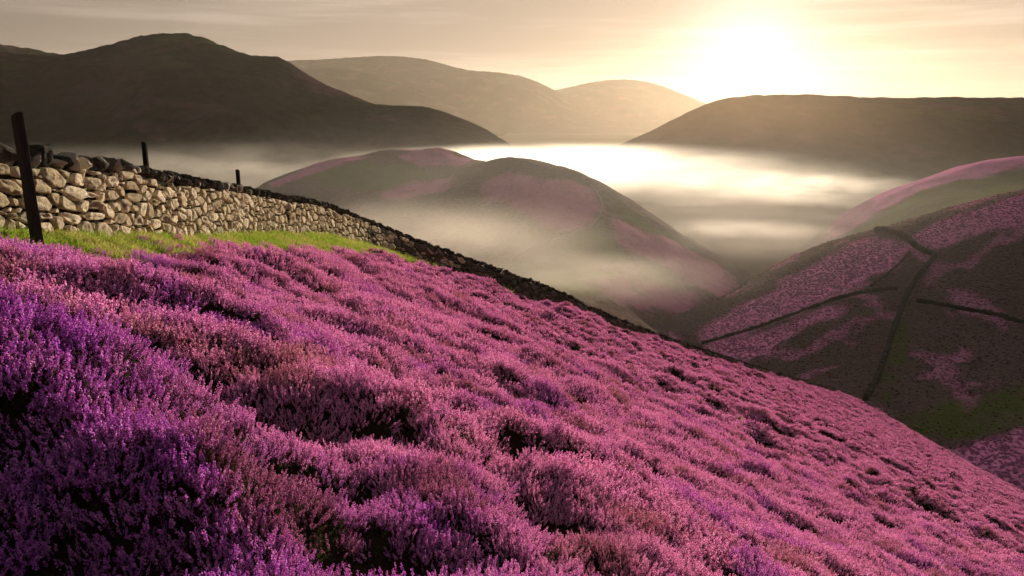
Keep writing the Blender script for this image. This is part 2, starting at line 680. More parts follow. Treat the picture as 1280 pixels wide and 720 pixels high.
# ------------------------------------------------------------------ grass at the wall
def build_grass():
    gm, t = new_mat("grass_blades")
    k = NT(t)
    rnd = k.n('ShaderNodeNewGeometry').outputs['Random Per Island']
    tint = k.attr('tint', 'INSTANCER').outputs['Fac']
    c = k.mix(rnd, (0.065, 0.125, 0.012), (0.20, 0.23, 0.025))
    c = k.mix(tint, c, (0.24, 0.21, 0.055))
    d = k.n('ShaderNodeBsdfDiffuse', inp={'Color': c})
    tr = k.n('ShaderNodeBsdfTranslucent', inp={'Color': c})
    mx = k.n('ShaderNodeMixShader', inp={0: 0.45, 1: d.outputs[0], 2: tr.outputs[0]})
    o = k.n('ShaderNodeOutputMaterial')
    k.link(mx.outputs[0], o.inputs['Surface'])
    col = bpy.data.collections.new("grass_tufts")
    for i in range(4):
        r = np.random.default_rng(900 + i)
        V, Fc = [], []
        for j in range(26):
            a = r.uniform(0, 6.28)
            q = r.uniform(0, .09)
            b = np.array([math.cos(a) * q, math.sin(a) * q, 0])
            L = r.uniform(.07, .20)
            ln = r.normal(size=2) * .45 * L
            mid = b + np.array([ln[0] * .35, ln[1] * .35, L * .6])
            tip = b + np.array([ln[0], ln[1], L])
            s = np.array([math.cos(a + 1.3), math.sin(a + 1.3), 0]) * .006
            n = len(V)
            V += [b - s, b + s, mid + s * .8, mid - s * .8, tip]
            Fc += [(n, n + 1, n + 2, n + 3), (n + 3, n + 2, n + 4)]
        ob = mesh_obj("grass_%02d" % i, V, Fc, gm, smooth_shade=False, link=False)
        col.objects.link(ob)
    Ys = np.concatenate([rng.uniform(9, 30, 15000), rng.uniform(30, 66, 12000)])
    Xs = wall_x(Ys) + rng.uniform(0.15, 3.6, len(Ys))
    e = heather_edge(Xs, Ys)
    ok = (e < rng.uniform(-.15, .45, len(e)))
    Xs, Ys = Xs[ok], Ys[ok]
    # a few grassy spots in the heather
    ex, ey = [], []
    for px, py, w in ((950, 535, 1.6), (965, 545, 1.3)):
        p = ray_to(base_slope, px, py, 1.5, 200)
        ex.append(p[0] + rng.normal(0, w, 120)); ey.append(p[1] + rng.normal(0, w * .6, 120))
    Xs, Ys = np.concatenate([Xs] + ex), np.concatenate([Ys] + ey)
    n = len(Xs)
    Z = slope_z(Xs, Ys)
    size = rng.uniform(.7, 1.3, n) * (1 + .02 * np.maximum(Ys - 20, 0))
    turn = np.stack([rng.normal(0, .12, n), rng.normal(0, .12, n), rng.uniform(-3.1, 3.1, n)], 1)
    tint = np.clip(smooth(-.35, .5, fbm(Xs * .8, Ys * .8, 3, 5)) * .85 + rng.normal(0, .12, n), 0, 1)
    o = scatter("grass", np.stack([Xs, Ys, Z - .01], 1), rng.integers(0, 4, n), turn, size, col, {'tint': tint})
    tag(o, "bright green grass verge along the foot of the dry stone wall", "grass", None, 'stuff')


build_grass()


# ------------------------------------------------------------------ dry stone wall
def stone_mat(name, pale, dark, patch_lo, patch_hi, lichen):
    m, t = new_mat(name)
    k = NT(t)
    geo = k.n('ShaderNodeNewGeometry')
    pos, rnd = geo.outputs['Position'], geo.outputs['Random Per Island']
    n1 = k.noise(pos, 7, 7, 0.72)
    n2 = k.noise(pos, 20, 6, 0.78)
    n3 = k.noise(pos, 2.1, 4)
    c = k.mix(rnd, pale[0], pale[1])
    c = k.mix(k.ramp(n1, patch_lo, patch_hi), c, dark)
    c = k.mix(k.math('MULTIPLY', k.ramp(n2, .48, .68), .85), c, k.mix(.6, dark, pale[0]))
    c = k.mix(k.math('MULTIPLY', k.ramp(n3, .58, .66), .6), c, lichen)
    h = k.math('ADD', n1, k.math('MULTIPLY', n2, 0.6))
    k.surface(c, 0.92, 0.15, k.bump(h, 1.0, 0.07))
    return m


FACE_MAT = stone_mat("pale_wall_stone", ((0.36, 0.28, 0.17), (0.68, 0.56, 0.39)), (0.09, 0.07, 0.05), .47, .68, (.33, .32, .22))
COPE_MAT = stone_mat("dark_lichen_stone", ((0.05, 0.045, 0.036), (0.13, 0.11, 0.085)), (0.018, 0.016, 0.013), .44, .62, (.42, .38, .30))
SHADE_FACE_MAT = stone_mat("shaded_wall_stone", ((0.09, 0.08, 0.055), (0.19, 0.16, 0.12)), (0.035, 0.034, 0.022), .45, .66, (.15, .16, .08))  # face stone with the far stretch's shade painted into its colour
PALE_COPE_MAT = stone_mat("pale_coping_stone", ((0.38, 0.33, 0.24), (0.5, 0.43, 0.32)), (0.12, 0.10, 0.07), .56, .74, (.38, .35, .27))


def hearting_mat():
    m, t = new_mat("wall_hearting")
    k = NT(t)
    pos = k.n('ShaderNodeNewGeometry').outputs['Position']
    n = k.noise(pos, 9, 5, .7)
    k.surface(k.mix(n, (0.012, 0.010, 0.007), (0.05, 0.04, 0.03)), 0.95, 0.1, k.bump(n, 1, .1))
    return m


def wall_frame(y):
    """base point, unit tangent, outward (camera side) normal of the wall at y"""
    e = 0.4
    x = float(wall_x(y))
    tx, ty = float(wall_x(y + e)) - float(wall_x(y - e)), 2 * e
    l = math.hypot(tx, ty)
    tx, ty = tx / l, ty / l
    return x, (tx, ty), (ty, -tx)


def arc_table():
    ys = np.linspace(6, 300, 6000)
    xs = wall_x(ys)
    s = np.concatenate([[0], np.cumsum(np.hypot(np.diff(xs), np.diff(ys)))])
    return ys, s


ARC_Y, ARC_S = arc_table()
_wall_base_cache = {}


def y_at(s):
    return float(np.interp(s, ARC_S, ARC_Y))


BODY_H, HALF_T = 1.6, 0.26


def body_h(y):
    return 1.34 + 0.30 * float(smooth(13, 20, y)) + 0.06 * float(perlin(y * .23, 3.3, 5)) - .45 * float(smooth(64, 100, y))


def base_z(y):
    x = float(wall_x(y))
    return float(slope_z(np.array([x + .3]), np.array([y]))[0]) - 0.06


_by = np.linspace(5, 301, 3000)
_bz = slope_z(wall_x(_by) + .3, _by) - 0.06
_bh = np.array([body_h(v) for v in _by])


def bz(y):
    return float(np.interp(y, _by, _bz))


def bh(y):
    return float(np.interp(y, _by, _bh))


def to_world(s, h, out):
    """wall coordinates -> world: s along the wall, h up from its foot, out from the middle line"""
    y = y_at(s)
    x, tg, nm = wall_frame(y)
    return (x + nm[0] * out, y + nm[1] * out, bz(y) + h)


def clip_poly(poly, nx, ny, d):
    res = []
    n = len(poly)
    for i in range(n):
        a, b = poly[i], poly[(i + 1) % n]
        da, db = a[0] * nx + a[1] * ny - d, b[0] * nx + b[1] * ny - d
        if da <= 0:
            res.append(a)
        if (da < 0 < db) or (db < 0 < da):
            t = da / (da - db)
            res.append((a[0] + (b[0] - a[0]) * t, a[1] + (b[1] - a[1]) * t))
    return res


def build_wall():
    root = bpy.data.objects.new("dry_stone_wall", None)
    COL.objects.link(root)
    y0 = 14.6
    root.location = (float(wall_x(y0)), y0, bz(y0))
    root['kind'] = 'thing'
    tag(root, "long dry stone wall of pale stones running downhill beside the heather", "stone wall")
    off = Vector(root.location)

    # --- hearting: a battered dark core behind the stones, closed on every side
    ys = np.concatenate([np.arange(6, 80, .5), np.arange(80, 298, 2.0)])
    V, Fc = [], []
    for y in ys:
        x, tg, nm = wall_frame(float(y))
        h = bh(float(y)) - 0.03
        for (o, hh) in ((-.34, -.25), (.215, -.25), (.135, h), (-.24, h)):
            V.append((x + nm[0] * o - off.x, y + nm[1] * o - off.y, bz(float(y)) + hh - off.z))
    for i in range(len(ys) - 1):
        a, b = 4 * i, 4 * (i + 1)
        for j in range(4):
            jn = (j + 1) % 4
            Fc.append((a + j, a + jn, b + jn, b + j))
    Fc += [(3, 2, 1, 0), tuple(4 * (len(ys) - 1) + j for j in range(4))]
    mesh_obj("hearting", V, Fc, hearting_mat(), root, smooth_shade=False)

    # --- stones of the face
    r = np.random.default_rng(21)
    V, Fc, FM = [], [], []

    def add_stone(poly, side, detail):
        """one rounded stone filling a cell of the face"""
        cx = sum(p[0] for p in poly) / len(poly)
        cy = sum(p[1] for p in poly) / len(poly)
        size = math.sqrt(max(1e-6, abs(sum(poly[i][0] * poly[(i + 1) % len(poly)][1] - poly[(i + 1) % len(poly)][0] * poly[i][1] for i in range(len(poly)))) / 2))
        if size < 0.05:
            return
        gx = max(.5, 1 - r.uniform(.09, .19) / (max(p[0] for p in poly) - min(p[0] for p in poly)))
        gy = max(.5, 1 - r.uniform(.045, .10) / (max(p[1] for p in poly) - min(p[1] for p in poly)))
        q = [(cx + (p[0] - cx) * gx, cy + (p[1] - cy) * gy) for p in poly]
        for _ in range(1):
            qq = []
            for i in range(len(q)):
                a, b = q[i], q[(i + 1) % len(q)]
                e_ = r.uniform(.07, .25)
                qq.append((a[0] * (1 - e_) + b[0] * e_, a[1] * (1 - e_) + b[1] * e_))
                e_ = r.uniform(.07, .25)
                qq.append((a[0] * e_ + b[0] * (1 - e_), a[1] * e_ + b[1] * (1 - e_)))
            q = qq
        n = len(q)
        depth = r.uniform(.035, .075) + .03 * size
        tiltx, tilty = r.normal(0, .09), r.normal(0, .10)
        rings = ((1.0, -.10), (1.0, depth * .55), (.975, depth * .84), (.92, depth * .97), (.66, depth * 1.0), (.33, depth * 1.02)) if detail else ((1.0, -.10), (.98, depth * .6), (.68, depth))
        b0 = len(V)
        ph = r.uniform(0, 50)
        for sc, dz in rings:
            for (u, v) in q:
                uu, vv = cx + (u - cx) * sc, cy + (v - cy) * sc
                nz = (mnoise.noise(Vector((uu * 8 + ph, vv * 8, 0))) * .034 + mnoise.noise(Vector((uu * 21 + ph, vv * 21, dz * 9))) * .022) if detail and dz > 0 else 0
                batter = .27 - .08 * (vv / BODY_H)
                o = batter + dz + nz + ((u - cx) * tiltx + (v - cy) * tilty if dz > 0 else 0) - .015
                V.append(to_world(uu, vv, o * side))
        o = .27 - .08 * cy / BODY_H + depth * 1.03 - .01
        V.append(to_world(cx, cy, o * side))
        for k in range(len(rings) - 1):
            for i in range(n):
                a, b = b0 + k * n + i, b0 + k * n + (i + 1) % n
                f = (a, b, b + n, a + n)
                Fc.append(f if side > 0 else f[::-1])
        top = b0 + (len(rings) - 1) * n
        c = len(V) - 1
        for i in range(n):
            f = (top + i, top + (i + 1) % n, c)
            Fc.append(f if side > 0 else f[::-1])
        FM.extend([1 if y_at(cx) > r.uniform(46, 62) else 0] * (len(Fc) - len(FM)))  # farther stones take the shade-darkened colour, the changeover scattered at random

    def zone(ya, yb, spacing, detail, side=1, ax=2.0):
        # ax: the stones lie flat, ax times longer than high
        s0, s1 = float(np.interp(ya, ARC_Y, ARC_S)) / ax, float(np.interp(yb, ARC_Y, ARC_S)) / ax
        pts = []
        row, v = 0, -spacing * .3
        hmax = max(bh(ya), bh(yb), bh((ya + yb) / 2)) + .05
        while v < hmax + spacing:
            st = spacing * (1.15 + .5 * math.sin(row * 2.1))
            u = s0 - 3 * spacing + r.uniform(0, st)
            while u < s1 + 3 * spacing:
                pts.append((u + r.normal(0, .24) * spacing, v + r.normal(0, .22) * spacing, (r.uniform(.1, 1.8) ** 2 - .6) * (spacing * .66) ** 2))
                u += st * r.uniform(.65, 1.5)
            v += spacing * r.uniform(.7, .95)
            row += 1
        P = np.array(pts)
        for i in range(len(P)):
            u, v, w = P[i]
            if not s0 <= u < s1:
                continue
            y = y_at(u * ax)
            H = bh(y)
            if v > H + .02:
                continue
            poly = [(u - 2.4 * spacing, -.15), (u + 2.4 * spacing, -.15), (u + 2.4 * spacing, H), (u - 2.4 * spacing, H)]
            d2 = (P[:, 0] - u) ** 2 + (P[:, 1] - v) ** 2
            for j in np.argsort(d2)[1:20]:
                du, dv = P[j, 0] - u, P[j, 1] - v
                l = math.sqrt(d2[j])
                if l < 1e-6:
                    continue
                # power diagram: unequal stones
                m = (d2[j] + w - P[j, 2]) / (2 * l)
                poly = clip_poly(poly, du / l, dv / l, (u * du + v * dv) / l + m)
                if len(poly) < 3:
                    break
            if len(poly) >= 3:
                add_stone([(p[0] * ax, p[1]) for p in poly], side, detail)

    zone(6, 34, .20, True, 1, 1.9)
    zone(34, 66, .25, True, 1, 2.0)
    zone(66, 130, .40, False, 1, 1.6)
    zone(130, 296, .60, False, 1, 1.6)
    V1 = (np.array(V) - np.array(off)).tolist()
    o = mesh_obj("stone_face", V1, Fc, [FACE_MAT, SHADE_FACE_MAT], root)
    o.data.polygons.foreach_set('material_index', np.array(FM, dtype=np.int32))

    V.clear(); Fc.clear(); FM.clear()
    zone(6, 60, .42, False, -1)
    zone(60, 296, .7, False, -1)
    mesh_obj("rear_face", (np.array(V) - np.array(off)).tolist(), Fc, FACE_MAT, root)

    # --- coping: rough upright stones
    def cope_mesh(seed, near, dims):
        """an angular rough block: the hull of a few scattered points, its edges worn off"""
        rr = np.random.default_rng(5000 + seed)
        bm = bmesh.new()
        for i in range(16 if near else 10):
            p = rr.normal(size=3)
            p = p / np.linalg.norm(p)
            p = np.sign(p) * np.abs(p) ** .72 * rr.uniform(.82, 1.08)
            bm.verts.new(p)
        res = bmesh.ops.convex_hull(bm, input=list(bm.verts))
        bmesh.ops.delete(bm, geom=[g for g in set(res['geom_interior']) | set(res['geom_unused']) if isinstance(g, bmesh.types.BMVert)], context='VERTS')
        if near:
            bmesh.ops.bevel(bm, geom=list(bm.edges), offset=.06, segments=1, affect='EDGES', profile=.6, clamp_overlap=True)
            bmesh.ops.subdivide_edges(bm, edges=list(bm.edges), cuts=2, use_grid_fill=True)
            ph = Vector((seed * 3.7, seed * 1.9, 0))
            for v in bm.verts:
                c = v.co.copy()
                v.co = c + c.normalized() * (mnoise.noise(c * 1.7 + ph) * .12 + mnoise.noise(c * 5 + ph) * .06)
        for v in bm.verts:
            v.co = Vector((v.co.x * dims[0], v.co.y * dims[1], v.co.z * dims[2]))
        bmesh.ops.triangulate(bm, faces=list(bm.faces))
        bmesh.ops.recalc_face_normals(bm, faces=list(bm.faces))
        return bm

    big = []                                      # the three large stones at the near end: (px of middle, size, pale)
    for px, w, h, pale in ((-2, .62, .50, 0), (51, .42, .50, 0), (87, .40, .36, 1), (69, .20, .26, 1)):
        ys_ = np.linspace(12, 24, 600)
        qx, _ = project(wall_x(ys_), ys_, np.interp(ys_, _by, _bz) + 1.4)
        big.append((float(ys_[np.argmin(abs(qx - px))]), w, h, pale))
    spots = [(y, w, h, p) for y, w, h, p in big]
    y = 8.0
    while y < 296:
        w = r.uniform(.12, .27) * (1 if y < 45 else 1.2 if y < 90 else 2.2)
        if all(abs(y - b[0]) > (b[1] + w) * .45 for b in big):
            h = r.uniform(.22, .37) * (1 + .15 * math.sin(y * .9))
            spots.append((y, w, h * (1 if y < 60 else 1.15), 1 if r.uniform() < .16 else 0))
        y += w * .80
    spots.sort(key=lambda q: q[0])
    spots_near = [q for q in spots if q[0] > 12.5][:100]
    rest = [q for q in spots if q not in spots_near]
    for i, (y, w, h, pale) in enumerate(spots_near):
        x, tg, nm = wall_frame(y)
        bm = cope_mesh(i + 1, True, (w * .60, .24 * r.uniform(.85, 1.15), h * .58))
        ang = math.atan2(tg[1], tg[0])
        M = Matrix.Translation(Vector((x, y, bz(y) + bh(y) + h * .40)) - off) @ Matrix.Rotation(ang + r.normal(0, .18), 4, 'Z') @ Matrix.Rotation(r.normal(.12, .32), 4, 'Y') @ Matrix.Rotation(r.normal(0, .1), 4, 'X')
        me = bpy.data.meshes.new("coping_stone")
        bm.to_mesh(me); bm.free()
        me.materials.append(PALE_COPE_MAT if pale else COPE_MAT)
        o = bpy.data.objects.new("coping_stone", me)
        COL.objects.link(o)
        o.parent = root
        o.matrix_local = M
    V2, F2 = [], []
    for i, (y, w, h, pale) in enumerate(rest):
        x, tg, nm = wall_frame(y)
        bm = cope_mesh(i + 400, False, (w * .62, .25, h * .58))
        ang = math.atan2(tg[1], tg[0])
        M = Matrix.Translation(Vector((x, y, bz(y) + bh(y) + h * .40)) - off) @ Matrix.Rotation(ang + r.normal(0, .2), 4, 'Z') @ Matrix.Rotation(r.normal(.1, .25), 4, 'Y')
        b = len(V2)
        for v in bm.verts:
            V2.append(tuple(M @ v.co))
        for f in bm.faces:
            F2.append(tuple(b + v.index for v in f.verts))
        bm.free()
    o = mesh_obj("coping", V2, F2, COPE_MAT, root, smooth_shade=False)
    tag(o, None, None, None, 'stuff')


build_wall()


# ------------------------------------------------------------------ fence posts
def wood_mat():
    m, t = new_mat("weathered_timber")
    k = NT(t)
    tc = k.n('ShaderNodeTexCoord').outputs['Object']
    mp = k.n('ShaderNodeMapping')
    mp.inputs['Scale'].default_value = (14, 14, 1.2)
    k.link(tc, mp.inputs['Vector'])
    n = k.noise(mp.outputs[0], 3, 6, .65)
    c = k.mix(n, (0.010, 0.009, 0.008), (0.045, 0.040, 0.035))
    k.surface(c, .9, .15, k.bump(n, .9, .02))
    return m


WOOD = wood_mat()


def post(base, top, w, label, seed):
    """a square sawn post with worn edges and a slightly slanted top"""
    base, top = Vector(base), Vector(top)
    L = (top - base).length
    r = random.Random(seed)
    bm = bmesh.new()
    nseg = 14
    rings = []
    for i in range(nseg + 1):
        t = i / nseg
        hw = w * .5 * (1.04 - .10 * t)
        ring = []
        for (sx, sy) in ((1, .72), (.72, 1), (-.72, 1), (-1, .72), (-1, -.72), (-.72, -1), (.72, -1), (1, -.72)):
            z = t * L + (0 if i < nseg else sx * .035)
            j = mnoise.noise(Vector((sx * 2, sy * 2, t * 9 + seed))) * .006
            ring.append(bm.verts.new((sx * (hw + j), sy * (hw + j), z)))
        rings.append(ring)
    for a, b in zip(rings[:-1], rings[1:]):
        for i in range(8):
            bm.faces.new((a[i], a[(i + 1) % 8], b[(i + 1) % 8], b[i]))
    cap = [bm.verts.new(v.co * 1.0 + Vector((-v.co.x * .25, -v.co.y * .25, .012))) for v in rings[-1]]
    for i in range(8):
        bm.faces.new((rings[-1][i], rings[-1][(i + 1) % 8], cap[(i + 1) % 8], cap[i]))
    bm.faces.new(cap)
    bm.faces.new(rings[0][::-1])
    me = bpy.data.meshes.new("fence_post")
    bm.to_mesh(me); bm.free()
    me.materials.append(WOOD)
    o = bpy.data.objects.new("fence_post", me)
    COL.objects.link(o)
    q = (top - base).to_track_quat('Z', 'Y')
    o.rotation_euler = q.to_euler()
    o.location = base
    tag(o, label, "fence post", "timber fence posts along the stone wall")
    return o


def gz(x, y):
    return float(slope_z(np.array([x]), np.array([y]))[0])


b = at(46, 287, 13.6)
t_ = at(21, 143, 13.5)
post((b[0], b[1], gz(b[0], b[1]) - .25), t_, .155, "tall dark leaning fence post standing in front of the wall", 1)
b = at(185, 230, 21.6)
post((b[0], b[1], gz(b[0], b[1]) - .2), at(180, 179, 21.6), .12, "dark fence post rising behind the wall, second along it", 2)
b = at(299, 240, 31.5)
post((b[0], b[1], gz(b[0], b[1]) - .2), at(297, 213, 31.5), .14, "small farthest fence post tip poking over the wall", 3)


# ------------------------------------------------------------------ hills
def tps_fit(pts):
    P = np.array(pts, float)
    n = len(P)
    d = np.hypot(P[:, None, 0] - P[None, :, 0], P[:, None, 1] - P[None, :, 1]) / 100
    K = np.where(d > 0, d * d * np.log(d + 1e-12), 0) + np.eye(n) * .02
    A = np.zeros((n + 3, n + 3))
    A[:n, :n] = K
    A[:n, n] = 1; A[:n, n + 1] = P[:, 0] / 100; A[:n, n + 2] = P[:, 1] / 100
    A[n:, :n] = A[:n, n:].T
    b = np.concatenate([P[:, 2], [0, 0, 0]])
    w = np.linalg.solve(A, b)

    def fn(x, y):
        x, y = np.asarray(x, float), np.asarray(y, float)
        z = w[n] + w[n + 1] * x / 100 + w[n + 2] * y / 100
        for i in range(n):
            dd = np.hypot(x - P[i, 0], y - P[i, 1]) / 100
            z = z + w[i] * dd * dd * np.log(dd + 1e-12)
        return z
    return fn


def moor_mat(name, soil, heath, turf, grain=.6, bumps=.6):
    """hill pasture: bare moor, heather and grass by the two cover attributes"""
    m, t = new_mat(name)
    k = NT(t)
    pos = k.n('ShaderNodeNewGeometry').outputs['Position']
    h, g = k.attr('heath').outputs['Fac'], k.attr('turf').outputs['Fac']
    n1 = k.noise(pos, .05, 5, .6)
    n2 = k.noise(pos, grain, 4, .7)
    c = k.mix(k.ramp(n2, .3, .7), soil[0], soil[1])
    c = k.mix(k.math('MULTIPLY', k.ramp(n1, .4, .75), .5), c, soil[2])
    hh = k.math('MULTIPLY', h, k.ramp(k.math('ADD', k.math('MULTIPLY', h, .5), k.math('MULTIPLY', n2, .8)), .35, .75))
    gg = k.math('MULTIPLY', g, k.ramp(k.math('ADD', k.math('MULTIPLY', g, .5), k.math('MULTIPLY', n2, .8)), .35, .8))
    c = k.mix(hh, c, k.mix(n2, heath[0], heath[1]))
    c = k.mix(gg, c, k.mix(n2, turf[0], turf[1]))
    k.surface(c, .95, .05, k.bump(n2, bumps, 1.2))
    return m


SOIL = ((.066, .043, .040), (.14, .092, .082), (.085, .066, .042))
HEATH = ((.22, .06, .14), (.46, .17, .31))
TURF = ((.045, .058, .018), (.10, .105, .034))


def cover(X, Y, Z, polys, seed, n=11, wob=10):
    px, py = project(X, Y, Z)
    wx = fbm(X / 30, Y / 30, 3, seed) * wob
    wy = fbm(X / 30, Y / 30, 3, seed + 5) * wob * .6
    m = blur(blob_field((px + wx, py + wy), polys), n)
    return np.clip(m * (.98 + .40 * fbm(X / 14, Y / 14, 4, seed + 31, .65)), 0, 1)


def tps_hill(name, ctrl, x0, x1, y0, y1, step, mat, polys_h, polys_g, label, seed, rough=1.0, floor=-152.0, extra_h=0.0):
    fn0 = tps_fit(ctrl)

    def fn(x, y):
        z = fn0(x, y)
        z = z + rough * (fbm(x / 42, y / 42, 4, seed) * 2.2 + fbm(x / 7, y / 7, 2, seed + 9) * .35)
        return np.maximum(z, floor)
    xs, ys = np.arange(x0, x1 + step, step), np.arange(y0, y1 + step, step)
    X, Y = np.meshgrid(xs, ys)
    Z = fn(X, Y)
    H = cover(X, Y, Z, polys_h, seed)
    G = cover(X, Y, Z, polys_g, seed + 2)
    H = np.clip(H + extra_h * smooth(.1, .6, fbm(X / 25, Y / 25, 3, seed + 20)), 0, 1)
    v = np.stack([X, Y, Z], -1).reshape(-1, 3)
    # no faces where the hill has gone under the valley floor
    fc = grid_faces(len(ys), len(xs))
    keep = (Z.reshape(-1)[fc] > floor + .01).any(1)
    o = mesh_obj(name, v, fc[keep], mat, attrs={'heath': H, 'turf': G})
    tag(o, label, None, None, 'structure')
    return fn, (xs, ys, H, G)


def C(*rows):
    return [tuple(at(*r)) for r in rows]


# right-hand hillside, near fold
right_ctrl = C((832, 399, 520), (907, 370, 545), (937, 349, 560), (995, 320, 570), (1053, 297, 560), (1100, 288, 535), (1123, 284, 520), (1200, 270, 500), (1280, 253, 480), (1400, 222, 450),
               (1090, 500, 335), (1280, 500, 318), (1280, 590, 268), (1400, 590, 250), (1000, 440, 420), (930, 430, 450), (1120, 365, 445), (1200, 330, 465), (1280, 400, 395), (1400, 400, 360), (1190, 420, 390), (1060, 400, 425))
right_ctrl += [tuple(at(*p)) for p in ((832, 440, 600), (995, 385, 680), (1123, 335, 640), (1280, 300, 610), (1400, 280, 580))]
right_ctrl += [(60, 330, -152), (90, 260, -152), (170, 225, -150)]
BLOOM = ((.58, .15, .31), (.86, .36, .54))
M_RIGHT = moor_mat("moor_near_fold", SOIL, BLOOM, TURF, .5, 1.0)
R1_H = [[(1135, 292), (1150, 285), (1280, 245), (1420, 205), (1420, 258), (1280, 274), (1230, 290), (1180, 310), (1145, 312)],
        [(1120, 297), (1085, 298), (1030, 325), (980, 352), (930, 385), (870, 418), (885, 430), (960, 402), (1020, 378), (1070, 358), (1110, 338), (1135, 318)],
        [(875, 438), (960, 408), (1060, 378), (1050, 395), (1000, 415), (960, 440), (920, 455)],
        [(1190, 600), (1215, 552), (1280, 530), (1420, 505), (1420, 660), (1240, 660)]]
R1_G = [[(1120, 520), (1180, 508), (1280, 478), (1420, 440), (1420, 505), (1290, 530), (1205, 550), (1150, 545)],
        [(1140, 372), (1146, 384), (1134, 430), (1118, 470), (1105, 505), (1086, 508), (1108, 450), (1126, 400)]]
right_fn, right_grid = tps_hill("heather_hillside", right_ctrl, 70, 520, 225, 700, 1.7, M_RIGHT, R1_H, R1_G,
                                "dark hillside at right with pink heather patches and green gully", 101, .55, extra_h=.5)

back_ctrl = C((1018, 297, 830), (1053, 267, 830), (1112, 238, 820), (1170, 218, 810), (1217, 203, 800), (1280, 195, 790), (1420, 183, 760),
              (1060, 300, 720), (1123, 290, 650), (1200, 268, 640), (1280, 250, 620), (1420, 225, 600), (1200, 240, 710), (1280, 225, 700))
back_ctrl += C((1018, 335, 980), (1112, 280, 1000), (1217, 250, 1000), (1420, 235, 980), (1123, 330, 560), (1280, 310, 540), (980, 340, 760))
R2_H = [[(1018, 300), (1053, 262), (1110, 234), (1180, 204), (1240, 192), (1420, 175), (1420, 200), (1280, 211), (1200, 223), (1120, 252), (1060, 287)]]
R2_G = [[(1040, 297), (1070, 287), (1130, 252), (1200, 226), (1280, 213), (1420, 205), (1420, 235), (1280, 255), (1200, 272), (1120, 296)]]
tps_hill("heather_hillside_crest", back_ctrl, 240, 760, 540, 1040, 3.0, moor_mat("moor_back_fold", SOIL, ((.36, .095, .20), (.62, .24, .38)), TURF, .35, .8), R2_H, R2_G,
         "farther fold of the right hillside with a pink and green band", 131, .6)

knoll_ctrl = C((300, 245, 860), (350, 222, 860), (400, 205, 860), (450, 195, 865), (500, 188, 875), (530, 187, 875), (546, 183, 875), (560, 191, 865), (590, 203, 820),
               (620, 200, 760), (640, 199, 745), (700, 210, 720), (740, 228, 700), (780, 250, 690), (830, 285, 670), (880, 314, 655), (905, 345, 610), (917, 361, 590),
               (640, 322, 545), (690, 300, 570), (740, 290, 590), (560, 300, 620), (500, 262, 690), (450, 240, 740), (820, 400, 500), (880, 390, 540), (760, 380, 470), (700, 365, 455),
               (600, 250, 680), (680, 250, 655), (790, 310, 590), (560, 225, 770), (350, 260, 740), (640, 390, 420), (780, 345, 530))
knoll_ctrl += C((350, 262, 1100), (500, 225, 1120), (590, 240, 1050), (640, 250, 960), (740, 275, 900), (830, 330, 850), (930, 345, 760), (960, 370, 640))
KN_H = [[(596, 234), (640, 218), (700, 224), (740, 238), (753, 258), (747, 279), (715, 293), (690, 286), (650, 264), (610, 247)],
        [(760, 268), (800, 288), (850, 303), (895, 330), (925, 362), (905, 378), (860, 352), (810, 322), (772, 302)],
        [(500, 190), (545, 180), (592, 200), (585, 208), (540, 208), (510, 204)],
        [(330, 228), (400, 203), (455, 192), (458, 200), (400, 214), (345, 236)],
        [(470, 242), (520, 225), (570, 225), (560, 240), (500, 250)],
        [(700, 335), (790, 350), (880, 370), (860, 392), (790, 385)]]
KN_G = [[(390, 218), (455, 201), (520, 206), (545, 220), (480, 236), (400, 236)],
        [(735, 288), (757, 270), (768, 300), (788, 320), (740, 332), (690, 322), (630, 335), (715, 297)],
        [(757, 245), (790, 265), (850, 302), (800, 285), (765, 265)], [(620, 330), (720, 325), (780, 345), (720, 380), (640, 372)]]
knoll_fn, _ = tps_hill("knoll", knoll_ctrl, -420, 300, 400, 1150, 3.0, moor_mat("moor_knoll", SOIL, ((.26, .07, .12), (.48, .18, .27)), TURF, .30, .8), KN_H, KN_G,
                       "rounded twin-topped knoll rising out of the valley mist", 151, .9)


